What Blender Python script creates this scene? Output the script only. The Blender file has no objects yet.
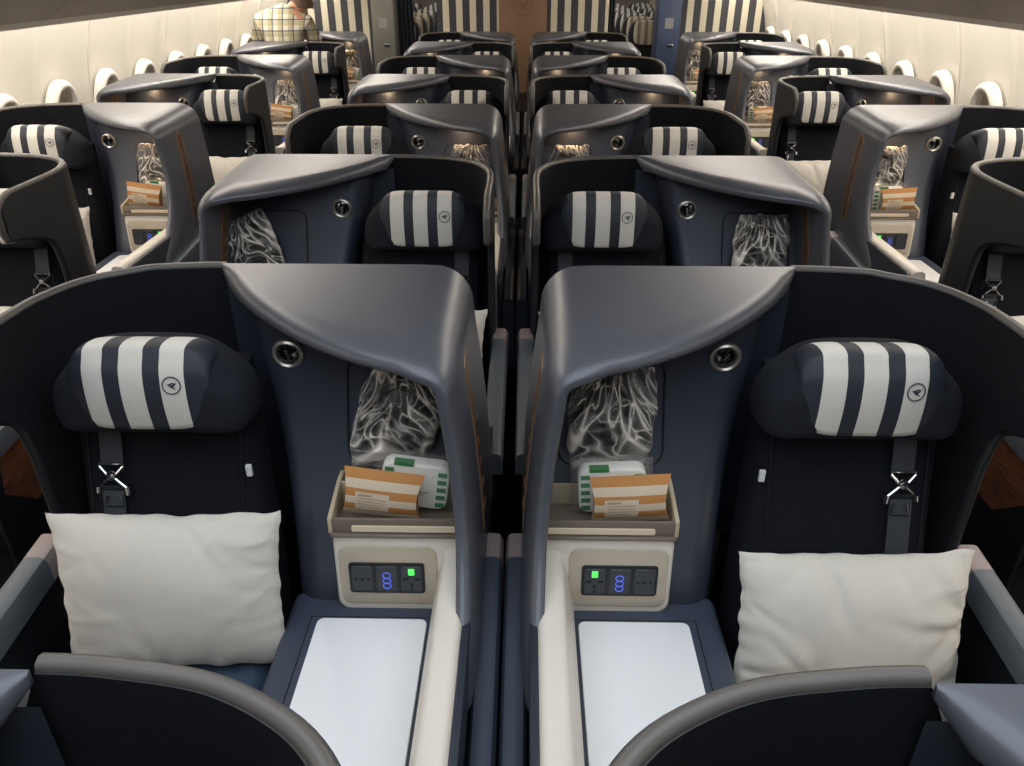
import bpy, bmesh, math, random
from mathutils import Vector, Matrix, noise
PI = math.pi
random.seed(7)
C = bpy.context.scene.collection
scene = bpy.context.scene

# ---------------------------------------------------------------- materials
def lin(r, g, b):
    f = lambda c: (c/255/12.92) if c/255 <= 0.04045 else ((c/255+0.055)/1.055)**2.4
    return (f(r), f(g), f(b), 1.0)

def mat(name, rgb, rough=0.5, metal=0.0, spec=0.5, coat=0.0, bump=0.0, bscale=300.0, sheen=0.0, var=0.0, vscale=8.0, emit=None, estr=0.0):
    m = bpy.data.materials.new(name); m.use_nodes = True
    nt = m.node_tree; b = nt.nodes['Principled BSDF']
    b.inputs['Base Color'].default_value = lin(*rgb)
    b.inputs['Roughness'].default_value = rough
    b.inputs['Metallic'].default_value = metal
    b.inputs['Specular IOR Level'].default_value = spec
    b.inputs['Coat Weight'].default_value = coat
    b.inputs['Sheen Weight'].default_value = sheen
    if emit:
        b.inputs['Emission Color'].default_value = lin(*emit); b.inputs['Emission Strength'].default_value = estr
    tc = nt.nodes.new('ShaderNodeTexCoord')
    if bump:
        n = nt.nodes.new('ShaderNodeTexNoise'); n.inputs['Scale'].default_value = bscale; n.inputs['Detail'].default_value = 3
        bp = nt.nodes.new('ShaderNodeBump'); bp.inputs['Strength'].default_value = bump; bp.inputs['Distance'].default_value = 0.002
        nt.links.new(tc.outputs['Object'], n.inputs['Vector']); nt.links.new(n.outputs['Fac'], bp.inputs['Height'])
        nt.links.new(bp.outputs['Normal'], b.inputs['Normal'])
    if var:
        n = nt.nodes.new('ShaderNodeTexNoise'); n.inputs['Scale'].default_value = vscale; n.inputs['Detail'].default_value = 4
        mx = nt.nodes.new('ShaderNodeMix'); mx.data_type = 'RGBA'; mx.blend_type = 'MULTIPLY'
        mx.inputs[0].default_value = 1.0
        mx.inputs[6].default_value = lin(*rgb)
        rp = nt.nodes.new('ShaderNodeMapRange'); rp.inputs['To Min'].default_value = 1-var; rp.inputs['To Max'].default_value = 1+var
        nt.links.new(tc.outputs['Object'], n.inputs['Vector']); nt.links.new(n.outputs['Fac'], rp.inputs['Value'])
        nt.links.new(rp.outputs['Result'], mx.inputs[7]); nt.links.new(mx.outputs[2], b.inputs['Base Color'])
    return m

M = {}
M['paint'] = mat('grey_blue_paint', (86, 88, 95), 0.34, 0.25, 0.5, bump=0.06, bscale=900)
M['panel'] = mat('navy_panel', (46, 51, 63), 0.42, 0.15, 0.5, bump=0.05, bscale=800)
M['lowwall'] = mat('blue_armrest_paint', (66, 72, 84), 0.45, 0.1)
M['ledge'] = mat('blue_leather', (60, 67, 82), 0.5, 0.0, bump=0.15, bscale=500)
M['groove'] = mat('dark_groove', (14, 16, 20), 0.7)
M['fabric'] = mat('black_fabric', (24, 25, 29), 0.95, 0.0, 0.15, bump=0.5, bscale=700, var=0.25, vscale=60)
M['seatfab'] = mat('navy_seat_fabric', (21, 23, 29), 0.92, 0.0, 0.2, bump=0.6, bscale=900, var=0.25, vscale=90)
M['headfab'] = mat('navy_headrest_fabric', (24, 27, 34), 0.85, 0.0, 0.25, bump=0.5, bscale=900, var=0.2, vscale=90)
M['shellout'] = mat('charcoal_shell', (35, 37, 40), 0.45, 0.05, bump=0.1, bscale=600)
M['rim'] = mat('taupe_rim', (84, 80, 76), 0.42, 0.05)
M['rail'] = mat('grey_rail', (84, 90, 96), 0.45, 0.05)
M['cap'] = mat('rose_grey_cap', (142, 128, 126), 0.5)
M['cream'] = mat('cream_plastic', (222, 215, 203), 0.38, bump=0.03, bscale=500)
M['fascia'] = mat('beige_fascia', (186, 174, 156), 0.4)
M['taupe'] = mat('taupe_pocket', (112, 101, 89), 0.45)
M['pocketback'] = mat('pocket_lining', (182, 168, 142), 0.5)
M['white'] = mat('white_table', (240, 241, 243), 0.35, emit=None)
M['black'] = mat('black_plastic', (28, 30, 34), 0.35)
M['darkglass'] = mat('dark_lens', (10, 10, 12), 0.08, 0.0, 0.8, coat=1.0)
M['chrome'] = mat('chrome', (205, 205, 208), 0.18, 1.0)
M['champagne'] = mat('champagne_ring', (196, 188, 176), 0.3, 0.75)
M['webbing'] = mat('grey_webbing', (48, 52, 58), 0.75, bump=0.4, bscale=1200)
M['navy'] = mat('navy_cover', (34, 38, 47), 0.6, bump=0.2, bscale=700)
M['whitecov'] = mat('white_cover', (206, 202, 193), 0.6, bump=0.2, bscale=700)
M['logo'] = mat('logo_navy', (30, 34, 52), 0.6)
M['linen'] = mat('white_linen', (208, 202, 192), 0.85, 0.0, 0.2, sheen=0.2, bump=0.25, bscale=350)
M['tag'] = mat('white_tag', (225, 225, 225), 0.7)
M['carpet'] = mat('dark_carpet', (22, 23, 28), 0.98, 0.0, 0.1, bump=0.8, bscale=400, var=0.35, vscale=150)
M['sidewall'] = mat('sidewall_cream', (226, 220, 208), 0.55, bump=0.02, bscale=200)
M['hood'] = mat('window_surround', (224, 218, 207), 0.4)
M['shade'] = mat('window_shade', (186, 178, 166), 0.3, 0.05)
M['bin'] = mat('bin_taupe', (186, 175, 162), 0.45, bump=0.02)
M['binlow'] = mat('bin_edge', (236, 226, 212), 0.45)  # lip coloured lighter than the door to paint in rim light from the wall
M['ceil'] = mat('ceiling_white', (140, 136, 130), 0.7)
M['green'] = mat('green_light', (60, 220, 70), 0.4, emit=(60, 230, 70), estr=2.2)
M['bluelt'] = mat('blue_symbol', (84, 104, 210), 0.4, emit=(80, 104, 230), estr=0.6)
M['greypost'] = mat('grey_post', (120, 119, 112), 0.4, 0.2)
M['bluepost'] = mat('blue_grey_post', (70, 82, 112), 0.4, 0.2)
M['tanpanel'] = mat('tan_panel', (136, 106, 80), 0.5, var=0.06, vscale=3)
M['tanlogo'] = mat('tan_emblem', (122, 94, 71), 0.45)
M['curtain'] = mat('navy_curtain', (34, 38, 50), 0.9, bump=0.3, bscale=200)
M['skin'] = mat('skin', (196, 140, 112), 0.55)
M['hair'] = mat('grey_brown_hair', (96, 78, 64), 0.8, bump=0.6, bscale=120)
M['trousers'] = mat('trousers', (60, 58, 60), 0.9)
M['shoe'] = mat('shoe_leather', (40, 32, 28), 0.5)
M['kraft'] = mat('kraft_orange', (188, 130, 72), 0.75, bump=0.1)
M['kraftw'] = mat('kraft_white', (212, 194, 170), 0.75)
M['ink'] = mat('print_ink', (168, 150, 130), 0.8)
M['tinw'] = mat('tin_white', (232, 230, 222), 0.4)
M['tingreen'] = mat('tin_green', (36, 122, 66), 0.45)
M['silver'] = mat('silver_grey', (150, 150, 152), 0.4, 0.3)
M['ecodark'] = mat('economy_dark', (30, 31, 36), 0.85)
M['phones'] = mat('headphone_black', (16, 16, 18), 0.45, bump=0.1)

M['warmlamp'] = mat('warm_lamp', (255, 220, 180), .5, emit=(255, 214, 165), estr=160)
def wood_mat():
    m = bpy.data.materials.new('brown_wood'); m.use_nodes = True
    nt = m.node_tree; b = nt.nodes['Principled BSDF']
    tc = nt.nodes.new('ShaderNodeTexCoord'); mp = nt.nodes.new('ShaderNodeMapping'); mp.inputs['Scale'].default_value = (18, 18, 160)
    n = nt.nodes.new('ShaderNodeTexNoise'); n.inputs['Scale'].default_value = 1.0; n.inputs['Detail'].default_value = 6
    r = nt.nodes.new('ShaderNodeValToRGB'); r.color_ramp.elements[0].color = lin(82, 48, 34); r.color_ramp.elements[1].color = lin(150, 94, 66)
    r.color_ramp.elements[0].position = 0.3; r.color_ramp.elements[1].position = 0.7
    nt.links.new(tc.outputs['Object'], mp.inputs['Vector']); nt.links.new(mp.outputs['Vector'], n.inputs['Vector'])
    nt.links.new(n.outputs['Fac'], r.inputs['Fac']); nt.links.new(r.outputs['Color'], b.inputs['Base Color'])
    b.inputs['Roughness'].default_value = 0.35
    return m
M['wood'] = wood_mat()
M['slot'] = mat('slot_bronze', (134, 110, 88), 0.32, 0.35)
M['slotin'] = mat('slot_inner', (92, 70, 54), 0.3, 0.3)

def stripe_mat(name, period, frac, phase, c1, c2, axis='X'):
    m = bpy.data.materials.new(name); m.use_nodes = True
    nt = m.node_tree; b = nt.nodes['Principled BSDF']; b.inputs['Roughness'].default_value = 0.55
    tc = nt.nodes.new('ShaderNodeTexCoord'); sp = nt.nodes.new('ShaderNodeSeparateXYZ')
    a = nt.nodes.new('ShaderNodeMath'); a.operation = 'ADD'; a.inputs[1].default_value = phase+100*period
    d = nt.nodes.new('ShaderNodeMath'); d.operation = 'DIVIDE'; d.inputs[1].default_value = period
    f = nt.nodes.new('ShaderNodeMath'); f.operation = 'FRACT'
    l = nt.nodes.new('ShaderNodeMath'); l.operation = 'LESS_THAN'; l.inputs[1].default_value = frac
    mx = nt.nodes.new('ShaderNodeMix'); mx.data_type = 'RGBA'; mx.inputs[6].default_value = lin(*c2); mx.inputs[7].default_value = lin(*c1)
    nt.links.new(tc.outputs['Object'], sp.inputs[0]); nt.links.new(sp.outputs[axis], a.inputs[0]); nt.links.new(a.outputs[0], d.inputs[0])
    nt.links.new(d.outputs[0], f.inputs[0]); nt.links.new(f.outputs[0], l.inputs[0]); nt.links.new(l.outputs[0], mx.inputs[0])
    nt.links.new(mx.outputs[2], b.inputs['Base Color'])
    return m
M['wallstripe'] = stripe_mat('striped_partition', 0.144, 0.47, 0.0, (216, 208, 186), (58, 60, 66))
M['ecostripe'] = stripe_mat('economy_cover_stripes', 0.09, 0.55, 0.0, (214, 206, 186), (150, 136, 112))
M['ecogrey'] = stripe_mat('economy_cover_grey_stripes', 0.09, 0.5, 0.0, (220, 218, 210), (88, 90, 96))

def plastic_mat(name, tint, lo, hi, scale=14.0, base=0.12, under=None):
    """thin crinkled clear film: mostly see-through, bright along its creases"""
    m = bpy.data.materials.new(name); m.use_nodes = True
    nt = m.node_tree; nt.nodes.clear()
    out = nt.nodes.new('ShaderNodeOutputMaterial')
    if under:
        tr = nt.nodes.new('ShaderNodeBsdfPrincipled'); tr.inputs['Base Color'].default_value = lin(*under); tr.inputs['Roughness'].default_value = .22
    else: tr = nt.nodes.new('ShaderNodeBsdfTransparent')
    gl = nt.nodes.new('ShaderNodeBsdfPrincipled'); gl.inputs['Base Color'].default_value = lin(*tint)
    gl.inputs['Roughness'].default_value = 0.16; gl.inputs['Specular IOR Level'].default_value = 1.0
    mx = nt.nodes.new('ShaderNodeMixShader')
    tc = nt.nodes.new('ShaderNodeTexCoord')
    mp = nt.nodes.new('ShaderNodeMapping'); mp.inputs['Scale'].default_value = (1.0, 1.0, 0.45)
    def crease_glint(sc, width, off):
        n = nt.nodes.new('ShaderNodeTexNoise'); n.inputs['Scale'].default_value = sc; n.inputs['Detail'].default_value = 2.5; n.inputs['Distortion'].default_value = 1.2
        v = nt.nodes.new('ShaderNodeVectorMath'); v.operation = 'ADD'; v.inputs[1].default_value = (off, off*.7, off*.3)
        nt.links.new(mp.outputs['Vector'], v.inputs[0]); nt.links.new(v.outputs[0], n.inputs['Vector'])
        sb = nt.nodes.new('ShaderNodeMath'); sb.operation = 'SUBTRACT'; sb.inputs[1].default_value = .5
        ab = nt.nodes.new('ShaderNodeMath'); ab.operation = 'ABSOLUTE'
        r = nt.nodes.new('ShaderNodeMapRange'); r.inputs['From Min'].default_value = width*.25; r.inputs['From Max'].default_value = width
        r.inputs['To Min'].default_value = 1.0; r.inputs['To Max'].default_value = 0.0
        nt.links.new(n.outputs['Fac'], sb.inputs[0]); nt.links.new(sb.outputs[0], ab.inputs[0]); nt.links.new(ab.outputs[0], r.inputs['Value'])
        return r.outputs['Result'], n.outputs['Fac']
    c1, h1 = crease_glint(scale, lo, 0.0); c2, h2 = crease_glint(scale*1.9, lo*1.1, 7.3)
    mxm = nt.nodes.new('ShaderNodeMath'); mxm.operation = 'MAXIMUM'; nt.links.new(c1, mxm.inputs[0]); nt.links.new(c2, mxm.inputs[1])
    rr = nt.nodes.new('ShaderNodeMapRange'); rr.inputs['To Min'].default_value = base; rr.inputs['To Max'].default_value = hi
    nt.links.new(mxm.outputs[0], rr.inputs['Value']); nt.links.new(rr.outputs['Result'], mx.inputs['Fac'])
    bp = nt.nodes.new('ShaderNodeBump'); bp.inputs['Strength'].default_value = 1.0; bp.inputs['Distance'].default_value = 0.02
    nt.links.new(h1, bp.inputs['Height']); nt.links.new(bp.outputs['Normal'], gl.inputs['Normal'])
    if under: nt.links.new(bp.outputs['Normal'], tr.inputs['Normal'])
    nt.links.new(tr.outputs[0], mx.inputs[1]); nt.links.new(gl.outputs[0], mx.inputs[2]); nt.links.new(mx.outputs[0], out.inputs['Surface'])
    return m
def fold_film():
    m = bpy.data.materials.new('creased_clear_film'); m.use_nodes = True
    nt = m.node_tree; nt.nodes.clear(); out = nt.nodes.new('ShaderNodeOutputMaterial')
    tr = nt.nodes.new('ShaderNodeBsdfTransparent'); gl = nt.nodes.new('ShaderNodeBsdfPrincipled')
    gl.inputs['Base Color'].default_value = lin(244, 236, 224); gl.inputs['Roughness'].default_value = .25; gl.inputs['Specular IOR Level'].default_value = 1.0
    at = nt.nodes.new('ShaderNodeAttribute'); at.attribute_name = 'fold'  # per-vertex mask paints pale streaks as the film's glints
    mx = nt.nodes.new('ShaderNodeMixShader'); r = nt.nodes.new('ShaderNodeMapRange'); r.inputs['To Min'].default_value = .025; r.inputs['To Max'].default_value = 1.0
    nt.links.new(at.outputs['Fac'], r.inputs['Value']); nt.links.new(r.outputs['Result'], mx.inputs['Fac'])
    nt.links.new(tr.outputs[0], mx.inputs[1]); nt.links.new(gl.outputs[0], mx.inputs[2]); nt.links.new(mx.outputs[0], out.inputs['Surface'])
    return m
M['foldfilm'] = fold_film()
M['film'] = plastic_mat('clear_film', (232, 222, 210), 0.024, 0.9, 24.0, 0.08)
M['bluefilm'] = plastic_mat('blue_film', (150, 166, 184), 0.016, 0.7, 18.0, 0.05, (52, 68, 86))

def plaid_mat():
    m = bpy.data.materials.new('plaid_shirt'); m.use_nodes = True
    nt = m.node_tree; b = nt.nodes['Principled BSDF']; b.inputs['Roughness'].default_value = 0.85
    tc = nt.nodes.new('ShaderNodeTexCoord'); sp = nt.nodes.new('ShaderNodeSeparateXYZ'); nt.links.new(tc.outputs['Object'], sp.inputs[0])
    def band(sock, period, frac, ph):
        a = nt.nodes.new('ShaderNodeMath'); a.operation = 'MULTIPLY_ADD'; a.inputs[1].default_value = 1/period; a.inputs[2].default_value = 50+ph
        f = nt.nodes.new('ShaderNodeMath'); f.operation = 'FRACT'; l = nt.nodes.new('ShaderNodeMath'); l.operation = 'LESS_THAN'; l.inputs[1].default_value = frac
        nt.links.new(sock, a.inputs[0]); nt.links.new(a.outputs[0], f.inputs[0]); nt.links.new(f.outputs[0], l.inputs[0]); return l.outputs[0]
    cur = None
    for sock, per, fr, ph, col, fac in ((sp.outputs['X'], .085, .42, 0, (150, 138, 96), .55), (sp.outputs['Z'], .085, .42, .2, (150, 138, 96), .55),
                                        (sp.outputs['X'], .085, .13, .6, (52, 58, 80), .8), (sp.outputs['Z'], .085, .13, .75, (52, 58, 80), .8)):
        mx = nt.nodes.new('ShaderNodeMix'); mx.data_type = 'RGBA'
        s = nt.nodes.new('ShaderNodeMath'); s.operation = 'MULTIPLY'; s.inputs[1].default_value = fac
        nt.links.new(band(sock, per, fr, ph), s.inputs[0]); nt.links.new(s.outputs[0], mx.inputs[0])
        if cur is None: mx.inputs[6].default_value = lin(214, 208, 190)
        else: nt.links.new(cur, mx.inputs[6])
        mx.inputs[7].default_value = lin(*col); cur = mx.outputs[2]
    nt.links.new(cur, b.inputs['Base Color'])
    return m
M['plaid'] = plaid_mat()

# ---------------------------------------------------------------- mesh helpers
class MB:
    def __init__(s): s.v = []; s.f = []; s.m = []
    def add(s, vs, fs, mi=0):
        o = len(s.v); s.v += [tuple(p) for p in vs]
        for f in fs: s.f.append(tuple(i+o for i in f)); s.m.append(mi if isinstance(mi, int) else 0)
    def grid(s, rows, mi=0, closed_u=False, closed_v=False, mifun=None):
        nr, nc = len(rows), len(rows[0]); o = len(s.v)
        for r in rows: s.v += [tuple(p) for p in r]
        for i in range(nr if closed_v else nr-1):
            for j in range(nc if closed_u else nc-1):
                a = o+i*nc+j; b = o+i*nc+(j+1) % nc; c = o+((i+1) % nr)*nc+(j+1) % nc; d = o+((i+1) % nr)*nc+j
                s.f.append((a, b, c, d)); s.m.append(mifun(i, j) if mifun else mi)
    def poly(s, pts, mi=0):
        s.add(pts, [tuple(range(len(pts)))], mi)
    def bm_add(s, bm, mi=0, fn=None):
        bm.verts.index_update()
        s.add([fn(v.co) if fn else v.co[:] for v in bm.verts], [[v.index for v in f.verts] for f in bm.faces], mi); bm.free()
    def box(s, x0, x1, y0, y1, z0, z1, r=0.0, seg=3, mi=0, fn=None):
        bm = bmesh.new(); bmesh.ops.create_cube(bm, size=1.0)
        for v in bm.verts: v.co = Vector(((x0+x1)/2+v.co.x*(x1-x0), (y0+y1)/2+v.co.y*(y1-y0), (z0+z1)/2+v.co.z*(z1-z0)))
        if r: bmesh.ops.bevel(bm, geom=list(bm.edges), offset=r, segments=seg, profile=0.5, affect='EDGES')
        s.bm_add(bm, mi, fn)
    def prism(s, poly, axis, a0, a1, r=0.0, seg=3, mi=0, fn=None):
        def P(p, a):
            return {'x': (a, p[0], p[1]), 'y': (p[0], a, p[1]), 'z': (p[0], p[1], a)}[axis]
        bm = bmesh.new(); n = len(poly)
        A = [bm.verts.new(P(p, a0)) for p in poly]; B = [bm.verts.new(P(p, a1)) for p in poly]
        bm.faces.new(A); bm.faces.new(B)
        for i in range(n): bm.faces.new((A[i], A[(i+1) % n], B[(i+1) % n], B[i]))
        bmesh.ops.recalc_face_normals(bm, faces=list(bm.faces))
        if r:
            ed = [e for e in bm.edges if len(e.link_faces) == 2 and e.calc_face_angle(0) > 0.6]
            bmesh.ops.bevel(bm, geom=ed, offset=r, segments=seg, profile=0.5, affect='EDGES')
        s.bm_add(bm, mi, fn)
    def tube(s, pts, r, n=8, mi=0, closed=False, rb=None):
        pts = [Vector(p) for p in pts]; rows = []; N = len(pts); up = None
        for i, p in enumerate(pts):
            if closed: t = pts[(i+1) % N]-pts[i-1]
            else: t = pts[min(i+1, N-1)]-pts[max(i-1, 0)]
            t.normalize()
            if up is None:
                up = Vector((0, 0, 1)) if abs(t.z) < 0.9 else Vector((0, 1, 0))
            a = up-t*up.dot(t); a.normalize(); up = a; b = t.cross(a)
            rr = r[i] if isinstance(r, (list, tuple)) else r
            r2 = rb if rb is not None else rr
            rows.append([p+a*rr*math.cos(2*PI*k/n)+b*r2*math.sin(2*PI*k/n) for k in range(n)])
        s.grid(rows, mi, closed_u=True, closed_v=closed)
        if not closed:
            s.poly(rows[0][::-1], mi); s.poly(rows[-1], mi)
    def lathe(s, prof, centre, ax, n=24, mi=0):
        ax = Vector(ax).normalized(); a = ax.orthogonal().normalized(); b = ax.cross(a); c = Vector(centre)
        s.grid([[c+ax*h+(a*math.cos(2*PI*k/n)+b*math.sin(2*PI*k/n))*r for k in range(n)] for r, h in prof], mi, closed_u=True)
    def pad(s, outline, depth, fn, rings=6, p=3.0, mi=0, back=True, mifun=None, backdepth=0.0):
        n = len(outline); ca = sum(q[0] for q in outline)/n; cb = sum(q[1] for q in outline)/n; rows = []
        for k in range(rings+1):
            th = PI/2*k/rings; sc = max(math.cos(th), 0)**(2/p); d = depth*math.sin(th)**(2/p)
            if k == rings: sc = 0.02
            rows.append([fn(ca+(a-ca)*sc, cb+(b-cb)*sc, d) for a, b in outline])
        s.grid(rows, mi, closed_u=True); s.poly(rows[-1], mi)
        if back:
            s.poly([fn(a, b, -backdepth) for a, b in outline][::-1], mi)
            if backdepth: s.grid([[fn(a, b, -backdepth) for a, b in outline], [fn(a, b, 0) for a, b in outline]], mi, closed_u=True)
    def build(s, name, mats, parent=None, mirror=False, smooth=True, angle=40, subsurf=0, solid=0, recalc=True, loc=None):
        vs = [(-x, y, z) for x, y, z in s.v] if mirror else s.v
        fs = [f[::-1] for f in s.f] if mirror else s.f
        me = bpy.data.meshes.new(name); me.from_pydata(vs, [], fs)
        if not isinstance(mats, (list, tuple)): mats = [mats]
        for m in mats: me.materials.append(m)
        me.polygons.foreach_set('material_index', s.m)
        if recalc:
            bm = bmesh.new(); bm.from_mesh(me); bmesh.ops.remove_doubles(bm, verts=bm.verts, dist=1e-5)
            bmesh.ops.recalc_face_normals(bm, faces=list(bm.faces)); bm.to_mesh(me); bm.free()
        o = bpy.data.objects.new(name, me); C.objects.link(o)
        if parent: o.parent = parent
        if loc: o.location = loc
        if solid or subsurf:
            if solid:
                md = o.modifiers.new('s', 'SOLIDIFY'); md.thickness = solid; md.offset = 0
            if subsurf:
                md = o.modifiers.new('d', 'SUBSURF'); md.levels = subsurf; md.render_levels = subsurf
            bpy.context.view_layer.update()
            dg = bpy.context.evaluated_depsgraph_get()
            nm = bpy.data.meshes.new_from_object(o.evaluated_get(dg)); o.modifiers.clear(); o.data = nm; me = nm
        if smooth:
            me.polygons.foreach_set('use_smooth', [True]*len(me.polygons)); me.set_sharp_from_angle(angle=math.radians(angle))
        return o

def spline(pts, per=6, closed=True):
    out = []; n = len(pts)
    for i in range(n if closed else n-1):
        g = lambda k: pts[k % n] if closed else pts[max(0, min(n-1, k))]
        p0, p1, p2, p3 = g(i-1), g(i), g(i+1), g(i+2)
        for k in range(per):
            t = k/per
            out.append(tuple(0.5*(2*b+(c-a)*t+(2*a-5*b+4*c-d)*t*t+(3*b-a-3*c+d)*t**3) for a, b, c, d in zip(p0, p1, p2, p3)))
    if not closed: out.append(tuple(pts[-1]))
    return out
def rrect(x0, x1, y0, y1, r, n=5):
    out = []
    for cx, cy, a in ((x1-r, y1-r, 0), (x0+r, y1-r, 90), (x0+r, y0+r, 180), (x1-r, y0+r, 270)):
        for k in range(n+1):
            t = math.radians(a+90*k/n); out.append((cx+r*math.cos(t), cy+r*math.sin(t)))
    return out
def interp(x, tab):
    if x <= tab[0][0]: return tab[0][1]
    for (a, fa), (b, fb) in zip(tab, tab[1:]):
        if x <= b: return fa+(fb-fa)*(x-a)/(b-a)
    return tab[-1][1]
def smooth_interp(x, tab):
    if x <= tab[0][0]: return tab[0][1]
    for i in range(len(tab)-1):
        a, fa = tab[i]; b, fb = tab[i+1]
        if x <= b:
            m0 = (tab[i+1][1]-tab[i-1][1])/(tab[i+1][0]-tab[i-1][0]) if i > 0 else (fb-fa)/(b-a)
            m1 = (tab[i+2][1]-tab[i][1])/(tab[i+2][0]-tab[i][0]) if i+2 < len(tab) else (fb-fa)/(b-a)
            t = (x-a)/(b-a); h = b-a
            return (2*t**3-3*t*t+1)*fa+(t**3-2*t*t+t)*h*m0+(-2*t**3+3*t*t)*fb+(t**3-t*t)*h*m1
    return tab[-1][1]

def tag(o, label=None, cat=None, group=None, kind=None):
    if label: o['label'] = label
    if cat: o['category'] = cat
    if group: o['group'] = group
    if kind: o['kind'] = kind
    return o
def empty(name, loc=(0, 0, 0)):
    o = bpy.data.objects.new(name, None); o.empty_display_size = 0.1; C.objects.link(o); o.location = loc; return o
def copy_tree(o, parent=None):
    c = o.copy(); C.objects.link(c)
    if parent: c.parent = parent
    for ch in list(o.children): copy_tree(ch, c)
    return c

# ---------------------------------------------------------------- the suite: console + seat, in u (console wall -> seat), y (0 = back), z
Y0, PITCH = 1.59, 1.10
def lean(z): return interp(z, [(.66, -.018), (.72, -.017), (.85, -.012), (1.0, .002), (1.10, .016), (1.15, .022)])
def panel_y(z): return -smooth_interp(z, [(.50, .42), (.62, .395), (.70, .335), (.80, .262), (.90, .205), (1.0, .163), (1.1, .132), (1.2, .11)])

def make_console(mir):
    root = empty('seat_console')
    B = lambda mb, name, mats, parent=root, **k: mb.build(name, mats, parent, mirror=mir, **k)
    # one continuous hood: roof that rolls over into the side wall
    yf_top = [(0, -.43), (.06, -.425), (.143, -.40), (.21, -.37), (.278, -.33), (.345, -.28), (.405, -.225), (.45, -.178), (.495, -.125), (.54, -.055), (.568, -.006)]
    yf_side = [(.66, -.70), (.72, -.66), (.75, -.615), (.80, -.555), (.88, -.49), (1.0, -.448), (1.1, -.437), (1.16, -.433)]
    prof = []
    us = [.568, .56, .545, .525, .50, .47, .44, .40, .36, .32, .28, .24, .20, .16, .13]
    ZT = 1.2255
    for u in us: prof.append((u, ZT, 0, -1, smooth_interp(u, yf_top), 0.0))
    R = .085; cu, cz = .020+R, ZT-R
    for k in range(1, 8):
        t = math.radians(90+90*k/7); nu, nz = -math.cos(t), -math.sin(t)
        u = cu+R*math.cos(t); z = cz+R*math.sin(t)
        prof.append((u, z, nu, nz, -.43-.008*k/7, 0.0))
    for z in (1.10, 1.05, 1.0, .95, .9, .86, .82, .78, .74, .70, .66):
        u = lean(z)
        prof.append((u, z, 1, 0, smooth_interp(z, yf_side), -.12*(1.14-z)))
    mb = MB(); rows = []
    th = .040
    for u, z, nu, nz, yf, yb in prof:
        L = yb-yf; a = min(.11 if nz == 0 else interp(u, [(.05, .11), (.2, .085), (.42, .045)]), L*.75); b = .030
        if L < .05: thk = .012+.034*L/.05
        else: thk = th
        b = min(b, thk*.66)
        sec = [(yb, 0), (yb-(L-a)*.5, 0.0), (yf+a, 0)]
        for k in range(1, 9):
            t = PI/2*k/8; sec.append((yf+a-a*math.sin(t), b-b*math.cos(t)))
        r2 = min(.012, thk*.25)
        sec.append((yf, thk-r2))
        for k in range(1, 4):
            t = PI/2*k/3; sec.append((yf+r2-r2*math.cos(t), thk-r2+r2*math.sin(t)))
        sec.append((yb-(L)*.4, thk)); sec.append((yb, thk))
        row = []
        for y, d in sec:
            drop = -.05*(-y)*(-nz) if nz < 0 else 0
            row.append((u+nu*d, y, z+nz*d+drop))
        rows.append(row)
    mb.grid(rows, closed_u=True); mb.poly(rows[0]); mb.poly(rows[-1])
    B(mb, 'hood', M['paint'], angle=50)
    # sloped back panel turning round into the seat bay
    mb = MB(); rows = []
    for i in range(24):
        z = 1.178-(1.178-.50)*i/23; ul = max(.012, .012+(z-1.08)*.45)
        ur = smooth_interp(z, [(.50, .38), (.62, .385), (.75, .41), (.9, .44), (1.05, .475), (1.2, .502)])
        y = panel_y(z)
        row = [(ul, y, z), (.15, y, z), (.25, y, z), (ur-.06, y, z)]
        for k in range(1, 8):
            t = PI/2*k/7; row.append((ur-.06+.06*math.sin(t), y+.06*(1-math.cos(t)), z))
        row.append((ur, min(-.005, y+.08), z)); row.append((ur, -.004, z)); row.append((.566, -.003, z)); rows.append(row)
    mb.grid(rows); bp_ = B(mb, 'back_panel', M['panel'], angle=60, recalc=False)
    def pp(a, b, d): return (a, panel_y(b)-d, b)
    # flush locker door: thin outline
    mb = MB()
    mb.tube([pp(a, b, .0012) for a, b in rrect(.058, .282, .86, 1.068, .03, 6)], .0022, 6, closed=True)
    B(mb, 'locker_outline', M['groove'])
    # reading lamp
    n = Vector((0, -.97, -.10)); n.normalize(); ctr = Vector(pp(.405, 1.078, .003))
    mb = MB(); mb.lathe([(.024, .001), (.025, .008), (.029, .011), (.033, .008), (.034, .0)], ctr, n, 32)
    ring = B(mb, 'reading_lamp', M['champagne'])
    mb = MB(); mb.lathe([(.0005, .009), (.010, .0085), (.018, .006), (.0245, .002)], ctr, n, 24)
    B(mb, 'lens', M['darkglass'], ring)
    mb = MB(); mb.lathe([(.0005, .0115), (.004, .011), (.0055, .008)], ctr+Vector((.003, 0, .006)), n, 16)
    mb.tube([ctr+n*.009+Vector((.002, 0, 0)), ctr+n*.009+Vector((-.004, 0, -.018))], .0022, 6)
    B(mb, 'bulb', M['chrome'], ring)
    # socket housing
    mb = MB()
    def hs(co):  # slight backward tilt of the front
        return (co.x, co.y+(co.z-.62)*.10 if co.y < -.3 else co.y, co.z)
    out = rrect(.02, .288, .615, .805, .028, 5); out = [(max(a, .02), b) for a, b in out]
    mb.prism(out, 'y', -.415, -.20, .010, 3, fn=hs)
    hous = B(mb, 'socket_housing', M['cream'])
    mb = MB(); mb.prism(rrect(.078, .278, .636, .776, .022, 5), 'y', -.4185, -.405, .003, 2, fn=hs)
    B(mb, 'fascia', M['fascia'], hous)
    mb = MB(); mb.prism(rrect(.104, .258, .667, .739, .007, 3), 'y', -.4225, -.41, .002, 2, fn=hs)
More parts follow.
